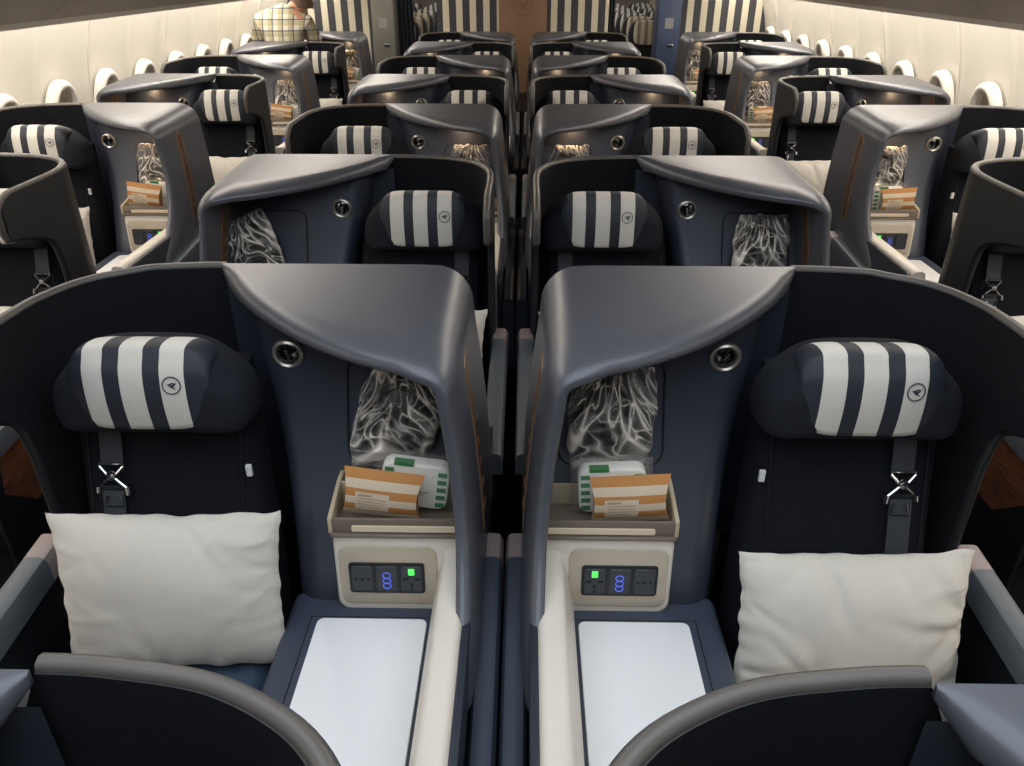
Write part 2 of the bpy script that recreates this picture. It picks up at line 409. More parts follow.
    for k in range(2): mb.box(.1545+k*.051, .1555+k*.051, -.4232, -.42, .670, .736, fn=hs, mi=1)
    for k in range(3): mb.prism(rrect(.109+k*.0505, .152+k*.0505, .673, .733, .004, 2), 'y', -.4236, -.42, .001, 1, fn=hs, mi=2)
    B(mb, 'socket_panel', [M['black'], M['groove'], mat('socket_face', (48, 50, 55), .4)] if 'sf' not in M else [M['black'], M['groove'], M['sf']], hous)
    mb = MB()   # universal outlet: holes + green light
    for cx, cz, w, h in ((.1185, .703, .011, .005), (.1425, .703, .011, .005), (.1305, .690, .005, .008), (.1305, .679, .004, .006)):
        mb.box(cx-w/2, cx+w/2, -.4244, -.423, cz-h/2, cz+h/2, fn=hs)
    mb.box(.1245, .1365, -.4252, -.423, .714, .728, mi=1, r=.0006, seg=1, fn=hs)
    B(mb, 'power_outlet', [M['groove'], M['green']], hous)
    mb = MB()
    for cz in (.712, .699, .687):
        pts = [(.181+.008*math.cos(t*PI/8), -.4242, cz+.0065*math.sin(t*PI/8)) for t in range(16)]
        mb.tube([hs(Vector(p)) for p in pts], .0011, 5, closed=True)
    B(mb, 'usb_port', M['bluelt'], hous)
    mb = MB()
    for cx in (.218, .231, .244): mb.lathe([(.0005, .0012), (.0022 if cx != .231 else .0034, .001), (.0024, 0)], hs(Vector((cx, -.4238, .702))), (0, -1, 0), 10)
    B(mb, 'audio_jack', M['groove'], hous)
    # literature pocket
    mb = MB()
    mb.box(.02, .291, -.418, -.410, .806, .840, .003, 2, fn=lambda c: (c.x, c.y+(c.z-.62)*.10, c.z))
    mb.prism([(-.40, .806), (-.26, .806), (-.26, .862), (-.295, .862), (-.396, .842)], 'x', .283, .292, .002, 2, mi=1)
    mb.box(.02, .287, -.406, -.25, .800, .808, .002, 1)
    mb.box(.02, .288, -.297, -.290, .806, .858, .003, 2, mi=1)
    pk = B(mb, 'literature_pocket', [M['taupe'], M['pocketback']])
    mb = MB(); mb.prism(rrect(.03, .245, .812, .826, .003, 2), 'y', -.4205, -.416, .001, 1, fn=lambda c: (c.x, c.y+(c.z-.62)*.10, c.z))
    B(mb, 'slot', M['kraftw'], pk)
    # cream flank between hood wall and table
    mb = MB()
    mb.prism([(.012, .50), (.012, .765), (.022, .776), (.050, .776), (.064, .768), (.090, .64), (.094, .50)], 'y', -1.00, -.40, .006, 2)
    B(mb, 'flank_trim', M['cream'])
    # dark low wall outside, front corner rounded
    mb = MB(); pl = [(-.25, .02), (-.25, .72), (-.55, .765)]
    for k in range(7):
        t = PI/2*k/6; pl.append((-.96-.06*math.sin(t), .705+.06*math.cos(t)))
    pl += [(-1.02, .02)]
    mb.prism(pl, 'x', -.002, .014, .004, 2); B(mb, 'low_wall', M['panel'])
    # side ledge and table
    mb = MB()
    mb.box(.05, .392, -1.0, -.36, .20, .622, .022, 4); led = B(mb, 'ledge', M['ledge'])
    mb = MB(); mb.tube([(.338, y, .6222) for y in (-.985, -.7, -.44)], .0012, 5); B(mb, 'seam', M['groove'], led); mb = MB(); mb.tube([(.09, -.440, .6222), (.338, -.440, .6222), (.388, -.440, .615)], .0012, 5)
    B(mb, 'seam', M['groove'], led)
    mb = MB(); mb.prism(rrect(.098, .322, -.985, -.450, .014, 4), 'z', .620, .630, .003, 2); B(mb, 'table_top', M['white'])
    # bronze slot through the hood wall
    mb = MB()
    def inlay(half, ext, d, mi=0, mb_=None):
        L = math.hypot(.06, .32)+2*ext; rows_ = []
        for k in range(29):
            t = k/28; sft = -ext+L*t; fy, fz = -.27-.06*(sft/(L-2*ext)), 1.12-.32*(sft/(L-2*ext))
            e = min(sft+ext, L-ext-sft); w_ = half if e > half else math.sqrt(max(1e-6, half**2-(half-e)**2))
            o_, i_ = lean(fz)-d, lean(fz)+.040+d
            rows_.append([(o_, fy-w_, fz), (o_, fy, fz), (o_, fy+w_, fz), (i_, fy+w_, fz), (i_, fy, fz), (i_, fy-w_, fz)])
        mb_.grid(rows_, mi, closed_u=True); mb_.poly(rows_[0], mi); mb_.poly(rows_[-1], mi)
    inlay(.030, .030, .0022, 0, mb)
    sl = B(mb, 'wall_slot', M['slot'])
    mb = MB(); inlay(.019, .019, .0030, 0, mb)
    for k in range(7):
        zz = 1.10-.045*k; yy = -.27-.06*(1.12-zz)/.32
        mb.box(lean(zz)-.0042, lean(zz)+.0442, yy-.015, yy+.015, zz-.003, zz+.003, mi=1)
    B(mb, 'slot_insert', [M['slotin'], M['wood']], sl)
    # rail on the console side
    rail(B, -.052, -.006, -.27, -1.0)
    return root

def rail(B, u0, u1, ya, yb, h=.30, m='lowwall'):
    um, w = (u0+u1)/2, (u1-u0)/2
    def rows(y0, y1, n, grow=0.0):
        out = []
        for i in range(n+1):
            y = y0+(y1-y0)*i/n; zt = .705-.055*(ya-y)/(ya-yb)
            w2 = w
            out.append([(u0, y, zt-h), (u0, y, zt-.02), (u0+.006, y, zt-.004), (u0+.014, y, zt), (u1-.014, y, zt), (u1-.006, y, zt-.004), (u1, y, zt-.02), (u1, y, zt-h)])
        return out
    mb = MB(); r = rows(ya-.07, yb, 6); mb.grid(r, closed_u=True); mb.poly(r[0]); mb.poly(r[-1])
    arm = B(mb, 'armrest', M[m])
    mb = MB(); r = rows(ya, ya-.0698, 2); mb.grid(r, closed_u=True); mb.poly(r[0]); mb.poly(r[-1])
    B(mb, 'end_cap', M['cap'], arm)

def stripes_cover(mir, du):
    """headrest cover: navy lobes, three white stripes, crest ring on one stripe; local a in 0..1 across, in picture order"""
    N, K = 60, 20; bounds = [(.13, .29), (.40, .565), (.68, .845)]
    cols = sorted(set([i/N for i in range(N+1)]+[x for b in bounds for x in b]))
    U0, U1, Z0, Z1 = .525+du, .795+du, 1.012, 1.166
    def zr(a):
        e = abs(2*a-1); lo = Z0+.040*e**6; hi = Z1-.036*e**7
        if lo > hi-.02: m = (lo+hi)/2; lo, hi = m-.01, m+.01
        return lo, hi
    def surf(a, b):
        u = U0+(U1-U0)*a; lo, hi = zr(a)
        ee = 1-abs(2*a-1)**4
        if b <= .72:
            z = lo+(hi-lo)*b/.72
            t = b/.72
            y = -.336-.020*ee*math.sin(PI*min(1, .15+t*.74))+.05*max(0, t-.8)
            y += (z-1.0)*.10
        else:
            t = (b-.72)/.28; th = t*PI*.62
            y = -.336+.166*.10+.010-.020*ee*math.sin(PI*.89)+.055*(1-math.cos(th)) ; z = hi+.016*math.sin(th)-.02*t*t
        return u, y, z
    mb = MB(); rows = [[surf(a, k/K) for a in cols] for k in range(K+1)]
    def mi(i, j):
        a = (cols[j]+cols[j+1])/2
        if mir: a = 1-a
        return 1 if any(x < a < y for x, y in bounds) else 0
    mb.grid(rows, mifun=mi)
    # thickness: inner copy
    rows2 = [[(u, y+.012, z-.004) for u, y, z in r] for r in rows]
    mb.grid([rows[0], rows2[0]], 0); mb.grid([[r[0] for r in rows], [r[0] for r in rows2]], 0); mb.grid([[r[-1] for r in rows], [r[-1] for r in rows2]], 0)
    # crest on the stripe that shows last from the left in the cabin view
    ac = .7625; bc = .45
    if mir: ac = 1-ac
    def at(dx, dz):   # dx in picture right
        sx = -1 if mir else 1
        u, y, z = surf(ac+sx*dx/(U1-U0), bc)
        lo, hi = zr(ac); uu, yy, zz = surf(ac+sx*dx/(U1-U0), bc+dz/(hi-lo)*.72)
        return (uu, yy-.0018, zz)
    ring = [at(.0165*math.cos(t*PI/16), .0165*math.sin(t*PI/16)) for t in range(32)]
    mb.tube(ring, .0011, 5, 2, closed=True)
    for q in ([(-.010, .004), (.000, .000), (.009, -.009), (-.001, -.004)], [(-.002, -.001), (.010, .006), (.007, .000), (.002, -.003)], [(-.006, .003), (.004, .006), (.006, .004), (-.002, .001)]):
        mb.poly([at(*p) for p in q], 2)
    return mb

def make_seat(mir, odd):
    du, de = (.040, -.006) if odd else (-.024, -.03)
    root = empty('airline_seat')
    B = lambda mb, name, mats, parent=root, **k: mb.build(name, mats, parent, mirror=mir, **k)
    # shell wall in plan
    ZT = 1.212
    plan = spline([(.505, .006), (.585, .006), (.64, .002), (.72, -.010), (.785+de, -.033), (.835+de, -.066), (.870+de, -.11), (.892+de, -.165), (.903+de, -.21), (.908+de, -.30), (.908+de, -.42), (.908+de, -.545)], 4, closed=False)
    def bottom(y):
        if y > -.31: return .02
        return smooth_interp(-y, [(.31, .60), (.316, .88), (.326, .985), (.35, 1.03), (.42, 1.062), (.50, 1.082), (.545, 1.09)])
    def top(y, i):
        return ZT-(.05 if plan[i][0] < .552 else 0)-(.03*max(0, (-y-.47)/.075)**2 if y < -.47 else 0)
    th = .024; inn, outp = [], []
    N = len(plan)
    extra = []
    dens = []
    for i in range(N-1):
        a, b = plan[i], plan[i+1]
        k = 3 if b[1] < -.29 else 1
        for j in range(k): dens.append((a[0]+(b[0]-a[0])*j/k, a[1]+(b[1]-a[1])*j/k))
    dens.append(plan[-1]); plan = dens; N = len(plan)
    for i, (u, y) in enumerate(plan):
        a, b = plan[max(0, i-1)], plan[min(N-1, i+1)]; d = Vector((b[0]-a[0], b[1]-a[1])).normalized(); nx, ny = -d.y, d.x
        lo, hi = bottom(y), top(y, i); K = 8
        inn.append([(u, y, lo+(hi-lo)*k/K) for k in range(K+1)])
        outp.append([(u+nx*th, y+ny*th, lo+(hi-lo)*k/K) for k in range(K+1)])
    mb = MB(); mb.grid(inn, 0); mb.grid(outp, 1)
    mb.grid([[r[-1] for r in inn], [r[-1] for r in outp]], 1); mb.grid([[r[0] for r in inn], [r[0] for r in outp]], 1); mb.grid([inn[-1], outp[-1]], 1); mb.grid([inn[0], outp[0]], 1)
    sh = B(mb, 'seat_shell', [M['fabric'], M['shellout']], angle=55)
    mb = MB(); mid = lambda i, k: tuple((a+b)/2 for a, b in zip(inn[i][k], outp[i][k]))
    path = [mid(i, -1) for i in range(N) if plan[i][0] >= .556]
    e = path[-1]
    path += [(e[0], e[1]-.008, e[2]-.012)]+[(e[0], e[1]-.009, z) for z in (1.16, 1.14, 1.11)]+[(e[0], e[1]+.002, 1.092)]
    low = [path[-1]]+[mid(i, 0) for i in range(N-1, -1, -1) if plan[i][1] < -.31]
    low += [(low[-1][0], low[-1][1], z) for z in (.5, .3, .05)]
    mb.tube(path, .0105, 8); B(mb, 'rim_trim', M['rim'], sh, angle=60)
    mb = MB(); mb.tube(low, .0095, 8); B(mb, 'lower_trim', M['shellout'], sh, angle=60)
    # backrest
    def bk(a, b, d): return (a, -.15-(1.05-b)*.34-d, b-d*.2)
    e2 = de; ol = spline([(.486, 1.03), (.515, 1.06), (.68, 1.065), (.85+e2, 1.06), (.876+e2, 1.03), (.872+e2, .80), (.868+e2, .55), (.85+e2, .46), (.64, .455), (.45, .46), (.432, .55), (.458, .80)], 4)
    mb = MB(); mb.pad(ol, .072, bk, 7, 5.0, backdepth=.03); bk_o = B(mb, 'backrest', M['seatfab'])
    mb = MB(); mb.tube([bk(.845+de, z, .070) for z in (1.0, .85, .7, .56)], .0016, 5); B(mb, 'seam', M['groove'], bk_o); mb = MB(); mb.tube([bk(.495, z, .069) for z in (.98, .85, .7, .56)], .0016, 5)
    B(mb, 'seam', M['groove'], bk_o)
    mb = MB(); mb.box(.468, .480, -.292, -.284, .865, .892, .001, 1); B(mb, 'care_tag', M['tag'], bk_o)
    # headrest
    W0, W1, H0, H1 = .464+du, .856+du, .985, 1.158
    pts = [(.015, .10), (0, .30), (.01, .50), (.05, .66), (.14, .84), (.24, .96), (.38, 1.0), (.62, 1.0), (.76, .96), (.86, .84), (.95, .66), (.99, .50), (1, .30), (.985, .10), (.93, .01), (.75, .0), (.5, .0), (.25, .0), (.07, .01)]
    hol = spline([(W0+(W1-W0)*a, H0+(H1-H0)*b) for a, b in pts], 3)
    def hr(a, b, d):
        e = abs((a-.66-du)/.196); return (a, -.225-d-.014*max(0, e-.5)+(b-1.06)*.10, b)
    mb = MB(); mb.pad(hol, .115, hr, 9, 4.4); hd = B(mb, 'headrest', M['headfab'])
    cov = stripes_cover(mir, du); B(cov, 'headrest_cover', [M['navy'], M['whitecov'], M['logo']], hd, angle=75)
    # cushion
    mb = MB(); co = rrect(.415, .872+de, -.80, -.28, .05, 5)
    mb.pad(co, .10, lambda a, b, d: (a, b, .395+d), 6, 5, backdepth=.08); B(mb, 'seat_cushion', M['seatfab'])
    mb = MB(); mb.box(.42, .86, -.68, -.20, .02, .33, .02, 2); B(mb, 'seat_base', M['black'])
    # side panel below the rail with wood inlay
    mb = MB(); mb.box(.925, .940, -.98, -.33, .03, .66, .004, 2); sp = B(mb, 'side_panel', M['black'])
    mb = MB(); mb.prism([(-.60, .36), (-.60, .62), (-.90, .60), (-.93, .46), (-.82, .36)], 'x', .938, .9425, .001, 1); B(mb, 'wood_panel', M['wood'], sp)
    rail(B, .912, .968, -.29, -.98, .065, 'rail')
    # shoulder belt
    bu = .78+du*.85
    f = lambda z: -.15-(1.05-z)*.34-.076
    mb = MB(); rows = []
    for k in range(14):
        z = .985-(.985-.887)*k/13; y = f(z)-.004
        rows.append([(bu-.023, y, z), (bu+.023, y, z)])
    rows2 = []
    for k in range(14):
        z = .834-(.834-.52)*k/13; y = f(z)-.004; rows2.append([(bu-.021, y, z), (bu+.025, y, z)])
    for rr in (rows, rows2):
        mb.grid(rr); mb.grid([[(a[0], a[1]+.003, a[2]) for a in r] for r in rr])
    st = B(mb, 'shoulder_belt', M['webbing'], solid=.0015, recalc=False)
    mb = MB(); y = f(.862)-.008
    T = lambda du, dz, dy=0: (bu+du, f(.862+dz)-.008+dy, .862+dz)
    mb.tube([T(-.025, .022), T(-.025, .030), T(.025, .030), T(.025, .022)], .0028, 6)
    mb.tube([T(-.025, .024), T(-.004, .004, -.004)], .003, 6); mb.tube([T(.025, .024), T(.004, .004, -.004)], .003, 6)
    mb.tube([T(-.004, .004, -.004), T(-.028, -.020)], .0032, 6); mb.tube([T(.004, .004, -.004), T(.024, -.014)], .0032, 6)
    mb.lathe([(.0005, .012), (.008, .011), (.011, .006), (.011, 0)], T(0, .006, .002), (0, -1, 0), 16)
    mb.tube([T(-.030, -.018), T(-.032, -.034)], .005, 8); mb.tube([T(.030, -.018), T(.031, -.030)], .004, 8)
    mb.tube([T(-.014, -.036), T(-.018, -.056), T(.018, -.056), T(.014, -.036)], .0028, 6)
    mb.box(bu-.029, bu+.029, y-.006, y+.006, -.034+.862, -.016+.862, .003, 2, mi=1)
    B(mb, 'buckle', [M['chrome'], M['black']], st)
    return root

M['sf'] = mat('socket_face', (50, 52, 57), .4)

protoC = {1: make_console(False), -1: make_console(True)}
protoS = {(k, o): make_seat(k < 0, o) for k in (1, -1) for o in (0, 1)}
used = set()
MAN = "plaid-shirted man's side"; OPP = "side away from plaid-shirted man"
ORD = {-1: 'cut-off row in front', 0: 'first full row', 1: 'second row', 2: 'third row', 3: 'fourth row', 4: 'fifth row', 5: 'sixth row', 6: 'last row'}
COLS = {'wl': ('window column', MAN), 'cl': ('centre pair', MAN), 'cr': ('centre pair', OPP), 'wr': ('window column', OPP)}
def place(col, n):
    """(side sign, X of the console wall)"""
    even = n % 2 == 0
    if col == 'cr': return (1, .055) if even else (-1, .985)
    if col == 'cl': return (-1, -.055) if even else (1, -.985)
    if col == 'wr': return (1, 1.50) if even else (-1, 2.39)
    return (-1, -1.50) if even else (1, -2.39)
def inst(proto, key, s):
    if (key, s) not in used:
        used.add((key, s)); return proto[s]
    return copy_tree(proto[s])
suites = []
for n in range(-1, 7):
    for col in ('cl', 'cr', 'wl', 'wr'):
        if col[0] == 'w' and n < 1: continue
        s, X0 = place(col, n); y = Y0+PITCH*n; suites.append((n, col, s, X0, y))
        c = inst(protoC, 'c', s); c.location = (X0, y, 0)
        where, side = COLS[col]
        tag(c, f"grey-blue hooded console, {ORD[n]}, {where}, {side}", 'console', 'hooded seat consoles')
        if n >= 2:
            mb = MB(); mb.lathe([(.0005, 0), (.012, 0), (.013, .004)], (s*.20, -.19, 1.160), (0, 0, 1), 12); mb.build('hood_light', M['warmlamp'], c)  # added glowing disc, unseen under the hood, to warm the panel below
        st = inst(protoS, 's', (s, n % 2)); st.location = (X0, y, 0)
        tag(st, f"navy winged seat, {ORD[n]}, {where}, {side}", 'seat', 'business seats with striped headrests')
SU = {(n, col): (s, X0, y) for n, col, s, X0, y in suites}
def W(n, col, u, y, z):
    s, X0, yb = SU[(n, col)]; return (X0+s*u, yb+y, z)

# ---------------------------------------------------------------- loose things
def make_pillow(w, h, t, seed, wr, droop=0.0):
    rnd = random.Random(seed); N = 72; cr = []
    for k in range(34):
        ed = rnd.choice('rrrlbbtt'); q = rnd.uniform(-.85, .85)
        if ed in 'rl': p0 = ((1 if ed == 'r' else -1)*w/2, q*h/2); an = (PI if ed == 'r' else 0)+rnd.uniform(-.6, .6)
        else: p0 = (q*w/2, (1 if ed == 't' else -1)*h/2); an = (-PI/2 if ed == 't' else PI/2)+rnd.uniform(-.8, .8)
        cr.append((p0[0], p0[1], math.cos(an), math.sin(an), rnd.uniform(.08, .26), rnd.uniform(.007, .016), rnd.choice((-1, -1, 1))*rnd.uniform(.4, 1)))
    def pt(i, j, side):
        a, b = 2*i/N-1, 2*j/N-1
        prof = (max(0, 1-abs(a)**2.4)*max(0, 1-abs(b)**2.4))**.6
        pin = 1-.06*(1-abs(a)**2)*abs(b)**3; pin2 = 1-.06*(1-abs(b)**2)*abs(a)**3
        x = a*w/2*pin2; z = b*h/2*pin; d = 0
        wx, wz = x+.012*noise.noise(Vector((x*9, z*9, seed))), z+.012*noise.noise(Vector((x*9, z*9, seed+9)))
        for cx, cz, dx, dz, ln, wd, am in cr:
            rx, rz = wx-cx, wz-cz; al = rx*dx+rz*dz; ac = abs(-rx*dz+rz*dx)
            if -.01 < al < ln: d += am*math.exp(-(ac/(wd*(.6+1.2*al/ln)))**2)*min(1, (al+.01)/.03)*(1-al/ln)
        d = max(-1.6, min(1.6, d))*wr*min(1, (1-max(abs(a), abs(b)))*7+.1)
        nz = noise.noise(Vector((x*5+seed, z*5, 2.0)))*.010*prof
        y = side*(prof*t/2+d*(.5+.5*prof)+nz)
        ea = max(abs(a), abs(b))
        x += .007*noise.noise(Vector((a*2, b*5, seed+3)))*ea**4; z += .010*noise.noise(Vector((a*4, b*2, seed+5)))*ea**4
        return (x, y, z)
    mb = MB()
    mb.grid([[pt(i, j, -1) for i in range(N+1)] for j in range(N+1)]); mb.grid([[pt(i, j, 1) for i in range(N+1)] for j in range(N+1)])
    return mb
PIL = {}
def pillow(key, seed, n, col, u, y, z, rot, label, size=(.485, .36, .15), wr=.004):
    kk = (seed, size, wr)
    if kk not in PIL:
        o = make_pillow(*size, seed, wr).build('pillow', M['linen'], angle=80); PIL[kk] = o
    else:
        o = PIL[kk].copy(); C.objects.link(o)
    s = SU[(n, col)][0]
    o.location = W(n, col, u, y, z); o.rotation_euler = [math.radians(a) for a in rot]
    tag(o, label, 'pillow', 'white pillows on the seats')
    return o
pillow('p', 3, 0, 'cl', .598, -.462, .708, (-13, .6, 2.5), 'smooth white pillow upright on first-row seat, in front of a blue plastic wrapper', (.448, .345, .14), .0048)
pillow('p', 11, 0, 'cr', .632, -.475, .655, (-18, 1.5, 3), 'crumpled white pillow slumped on first-row seat beside an exposed white sheet', (.470, .31, .145), .014)
for n, col in [(k, c) for k in (1, 2, 3, 4, 5) for c in ('cl', 'cr', 'wl', 'wr')]:
    where, side = COLS[col]; s = SU[(n, col)][0]
    pillow('p', 3 if col[1] == 'l' else 11, n, col, .66, -.45, .668, (-14, 2*s, 0), f"white pillow upright on the seat, {ORD[n]}, {where}, {side}", (.478, .345, .14) if col[1] == 'l' else (.478, .33, .135), .0042 if col[1] == 'l' else .011)

def make_quilt(seed, hgt):
    mb = MB(); N = 40; w, d = .43, .40
    def pt(i, j, side):
        a, b = 2*i/N-1, 2*j/N-1; prof = (max(0, 1-abs(a)**5)*max(0, 1-abs(b)**5))**.5
        x, y = a*w/2, b*d/2
        r = sum(abs(noise.noise(Vector((x*f+seed, y*f*1.3, f))))*am for f, am in ((8, .02), (19, .012), (40, .006)))
        return (x, y, hgt*.5+side*hgt*.5*prof+(r*prof if side > 0 else 0))
    mb.grid([[pt(i, j, 1) for i in range(N+1)] for j in range(N+1)]); mb.grid([[pt(i, j, -1) for i in range(N+1)] for j in range(N+1)])
    return mb
q = make_quilt(1, .032).build('wrapped_quilt', M['bluefilm'], angle=60); q.location = W(0, 'cl', .64, -.625, .502)
tag(q, 'folded quilt in crinkled blue plastic on the first-row seat below the smooth pillow', 'quilt')
q2 = make_quilt(4, .09).build('wrapped_quilt', M['film'], angle=60); q2.location = W(1, 'wl', .63, -.62, .502)
mbq = make_quilt(4, .08); qi = mbq.build('quilt_core', M['silver'], q2)
tag(q2, "silvery plastic-wrapped quilt on the second-row window seat, plaid-shirted man's side", 'quilt')
mb = MB(); mb.box(-.20, .20, -.14, .14, 0, .05, .02, 4, fn=lambda c: (c.x, c.y, c.z+.006*noise.noise(Vector((c.x*9, c.y*9, 1)))))
o = mb.build('folded_sheet', M['linen'], subsurf=1); o.location = W(0, 'cr', .62, -.68, .497); tag(o, 'white folded sheet peeking out below the crumpled pillow on the first-row seat', 'sheet')

# headphones in a clear bag
def make_bag(seed):
    root = empty('hanging_headphone_bag')
    mb = MB()
    rows = []
    for k in range(25):
        a = PI*k/24; rows.append((.052*math.cos(a), -.016, .095+.078*math.sin(a)))
    mb.tube(rows, .014, 10, rb=.010)
    for sx in (-1, 1):
        mb.pad([(sx*.048+.036*math.cos(t*PI/12), .085+.048*math.sin(t*PI/12)) for t in range(24)], .026, lambda a, b, d: (a, -.014-d, b), 6, 2.6)
        mb.pad([(sx*.048+.028*math.cos(t*PI/12), .085+.038*math.sin(t*PI/12)) for t in range(24)], .014, lambda a, b, d: (a, -.014+d, b), 6, 2.6)
    mb.tube([(-.02, -.02, .05), (.0, -.03, .03), (.03, -.022, .028), (.02, -.03, .05), (-.01, -.02, .06)], .004, 6)
    mb.pad([(.074*math.cos(t*PI/16), .102+.086*math.sin(t*PI/16)) for t in range(32)], .018, lambda a, b, d: (a, -.006-d, b), 6, 2.4)
    mb.build('headphones', M['phones'], root)
    N = 110; w, h = .18, .215
    rnd = random.Random(seed); sk = rnd.uniform(-.03, .03); fo = []
    mb = MB()
    def pt(i, j, side):
        a, b = 2*i/N-1, 2*j/N-1; prof = (max(0, 1-abs(a)**3)*max(0, 1-abs(b)**3))**.5
        wid = 1+.03*b-.16*abs(b)**3+.08*noise.noise(Vector((b*3, seed, 0)))
        x = a*w/2*wid+sk*b; z = h/2+b*h/2*(1+.08*noise.noise(Vector((a*3.1, seed, 5))))
        xx = x*(1+.9*(b-.2))+.02*noise.noise(Vector((x*14, z*14, seed)))
        r = 0; f = 0
        for fx, fz, am, wt in ((18, 5, .014, 1.0), (36, 10, .008, 1.2), (64, 28, .004, .8), (26, 34, .006, .6)):
            v = 1-2*abs(noise.noise(Vector((xx*fx+seed, z*fz, fx))))
            r += v*am; f = max(f, wt*max(0, v)**(14 if fx < 30 else 8)*(.35+.65*max(0, min(1, .5+2.2*noise.noise(Vector((x*11, z*11, fx+seed)))))))
        fo.append(min(1, f+.5*max(0, max(abs(a), abs(b))-.93)/.07))
        return (x, -.020-(0 if side > 0 else 1)*prof*(.026+max(-.006, r)) + (side > 0)*prof*.012, z)
    mb.grid([[pt(i, j, -1) for i in range(N+1)] for j in range(N+1)])
    o = mb.build('clear_bag', M['foldfilm'], root, angle=45, recalc=False)
    at = o.data.attributes.new('fold', 'FLOAT', 'POINT'); at.data.foreach_set('value', fo)
    return root
bags = [make_bag(k) for k in (2, 5, 9)]; bused = set()
bspots = [(0, 'cl', 0), (0, 'cr', 1), (1, 'cl', 2), (1, 'cr', 1), (2, 'cl', 1), (2, 'cr', 0), (2, 'wl', 2), (2, 'wr', 0), (4, 'wl', 1), (4, 'wr', 2), (6, 'wl', 0), (6, 'wr', 1)]
for n, col, k in bspots:
    if k in bused: o = copy_tree(bags[k])
    else: o = bags[k]; bused.add(k)
    z = .866
    o.location = W(n, col, .166, panel_y(z)-.020, z); o.rotation_euler = (math.radians(-21), 0, 0)
    if (n, col) == (1, 'cl'): o.rotation_euler = (math.radians(-21), math.radians(-24), 0); o.location = W(n, col, .155, panel_y(.86)-.020, .868)
    where, side = COLS[col]
    tag(o, f"black headphones in clear bag, {ORD[n]}, {where}, {side}", 'headphone bag', 'bagged headphones in the consoles')

# kraft pillow carton and green-striped tin in the pocket
def make_carton():
    mb = MB(); w, h = .158, .112; ny = 12; nx = 12
    def pt(i, j, side):
        a, b = 2*i/nx-1, 2*j/ny-1
        prof = (1-b*b)*.020*(1-.15*a*a); x = a*(w/2-.012*(1-b*b)*(1 if a > 0 else .6)*abs(a)**6)
        return (x, side*prof, b*h/2+h/2)
    def mi(i, j):
        band = int(j*6/ny)
        return 0 if band % 2 == 1 else 1
    front = [[pt(i, j, -1) for i in range(nx+1)] for j in range(ny+1)]; back = [[pt(i, j, 1) for i in range(nx+1)] for j in range(ny+1)]
    mb.grid(front, mifun=lambda i, j: 1-(int(i*6/ny) % 2)); mb.grid(back, mifun=lambda i, j: 1-(int(i*6/ny) % 2))
    mb.grid([[r[0] for r in front], [r[0] for r in back]], 1); mb.grid([[r[-1] for r in front], [r[-1] for r in back]], 0)
    lab = []
    def L(a, z, d=.0012):
        b = (z/h)*2-1; return (a, -(1-b*b)*.020*(1-.15*(2*a/w)**2)-d, z)
    mb.grid([[L(-.052+.066*i/6, .022+.046*j/6, .0010) for i in range(7)] for j in range(7)], 1)
    for k, (x0, x1) in enumerate(((-.047, -.020), (-.047, .008), (-.047, .006), (-.047, .009), (-.047, .000))):
        z = .062-.0075*k
        mb.grid([[L(x0+(x1-x0)*i/4, z+dz, .0018) for i in range(5)] for dz in (-.0016 if k else -.0026, .0006 if k else .002)], 2)
    return mb
def make_tin():
    root = empty('amenity_tin')
    mb = MB(); mb.prism(rrect(-.068, .068, 0, .105, .022, 6), 'y', -.017, .017, .006, 3); body = mb.build('tin_body', M['tinw'], root)
    mb = MB()
    for sx in (-1, 1):
        for k in range(5):
            z = .014+.0185*k; x0, x1 = (.044, .062) if sx > 0 else (-.062, -.044)
            mb.box(x0, x1, -.0182, -.0168, z-.005, z+.005)
    mb.build('green_stripe', M['tingreen'], root)
    mb = MB(); mb.box(-.045, -.006, -.0182, .0, .100, .1062); mb.build('lid_band', M['tingreen'], root)
    mb = MB()
    for z, x0, x1 in ((.040, -.01, .03), (.034, .0, .02)): mb.box(x0, x1, -.0178, -.0168, z, z+.002)
    mb.build('print_line', M['ink'], root)
    return root
def make_tinbag():
    mb = MB(); N = 26; w, h = .165, .125
    def pt(i, j, side):
        a, b = 2*i/N-1, 2*j/N-1; prof = (max(0, 1-abs(a)**6)*max(0, 1-abs(b)**6))**.5
        x, z = a*w/2, h/2+b*h/2
        r = (1-2*abs(noise.noise(Vector((x*22, z*12, 3.0)))))*.003
        return (x, side*(prof*.0195+r*prof), z-.004)
    mb.grid([[pt(i, j, 1) for i in range(N+1)] for j in range(N+1)]); mb.grid([[pt(i, j, -1) for i in range(N+1)] for j in range(N+1)])
    return mb
carton0 = make_carton().build('amenity_carton', [M['kraft'], M['kraftw'], M['ink']], angle=60)
tin0 = make_tin()
make_tinbag().build('clear_wrap', M['film'], tin0, angle=30)
for k, (n, col) in enumerate(((0, 'cl'), (0, 'cr'), (2, 'wl'), (2, 'wr'), (4, 'wl'), (4, 'wr'), (6, 'wl'), (6, 'wr'))):
    c = carton0 if k == 0 else copy_tree(carton0); t = tin0 if k == 0 else copy_tree(tin0)
    s = SU[(n, col)][0]; where, side = COLS[col]
    c.location = W(n, col, .19 if col[1] == 'l' else .20, -.364, .824 if col[1] == 'l' else .818); c.rotation_euler = (0, math.radians(8 if col[1] == 'l' else -4), 0)
    t.location = W(n, col, .130 if col[1] == 'l' else .165, -.325, .829 if col[1] == 'l' else .822); t.rotation_euler = (0, math.radians(8 if col[1] == 'l' else -3), 0)
    tag(c, f"orange-striped carton in console pocket, {ORD[n]}, {where}, {side}", 'carton', 'striped cartons in the pockets')
    tag(t, f"green-striped tin in console pocket, {ORD[n]}, {where}, {side}", 'tin', 'green-striped tins in the pockets')

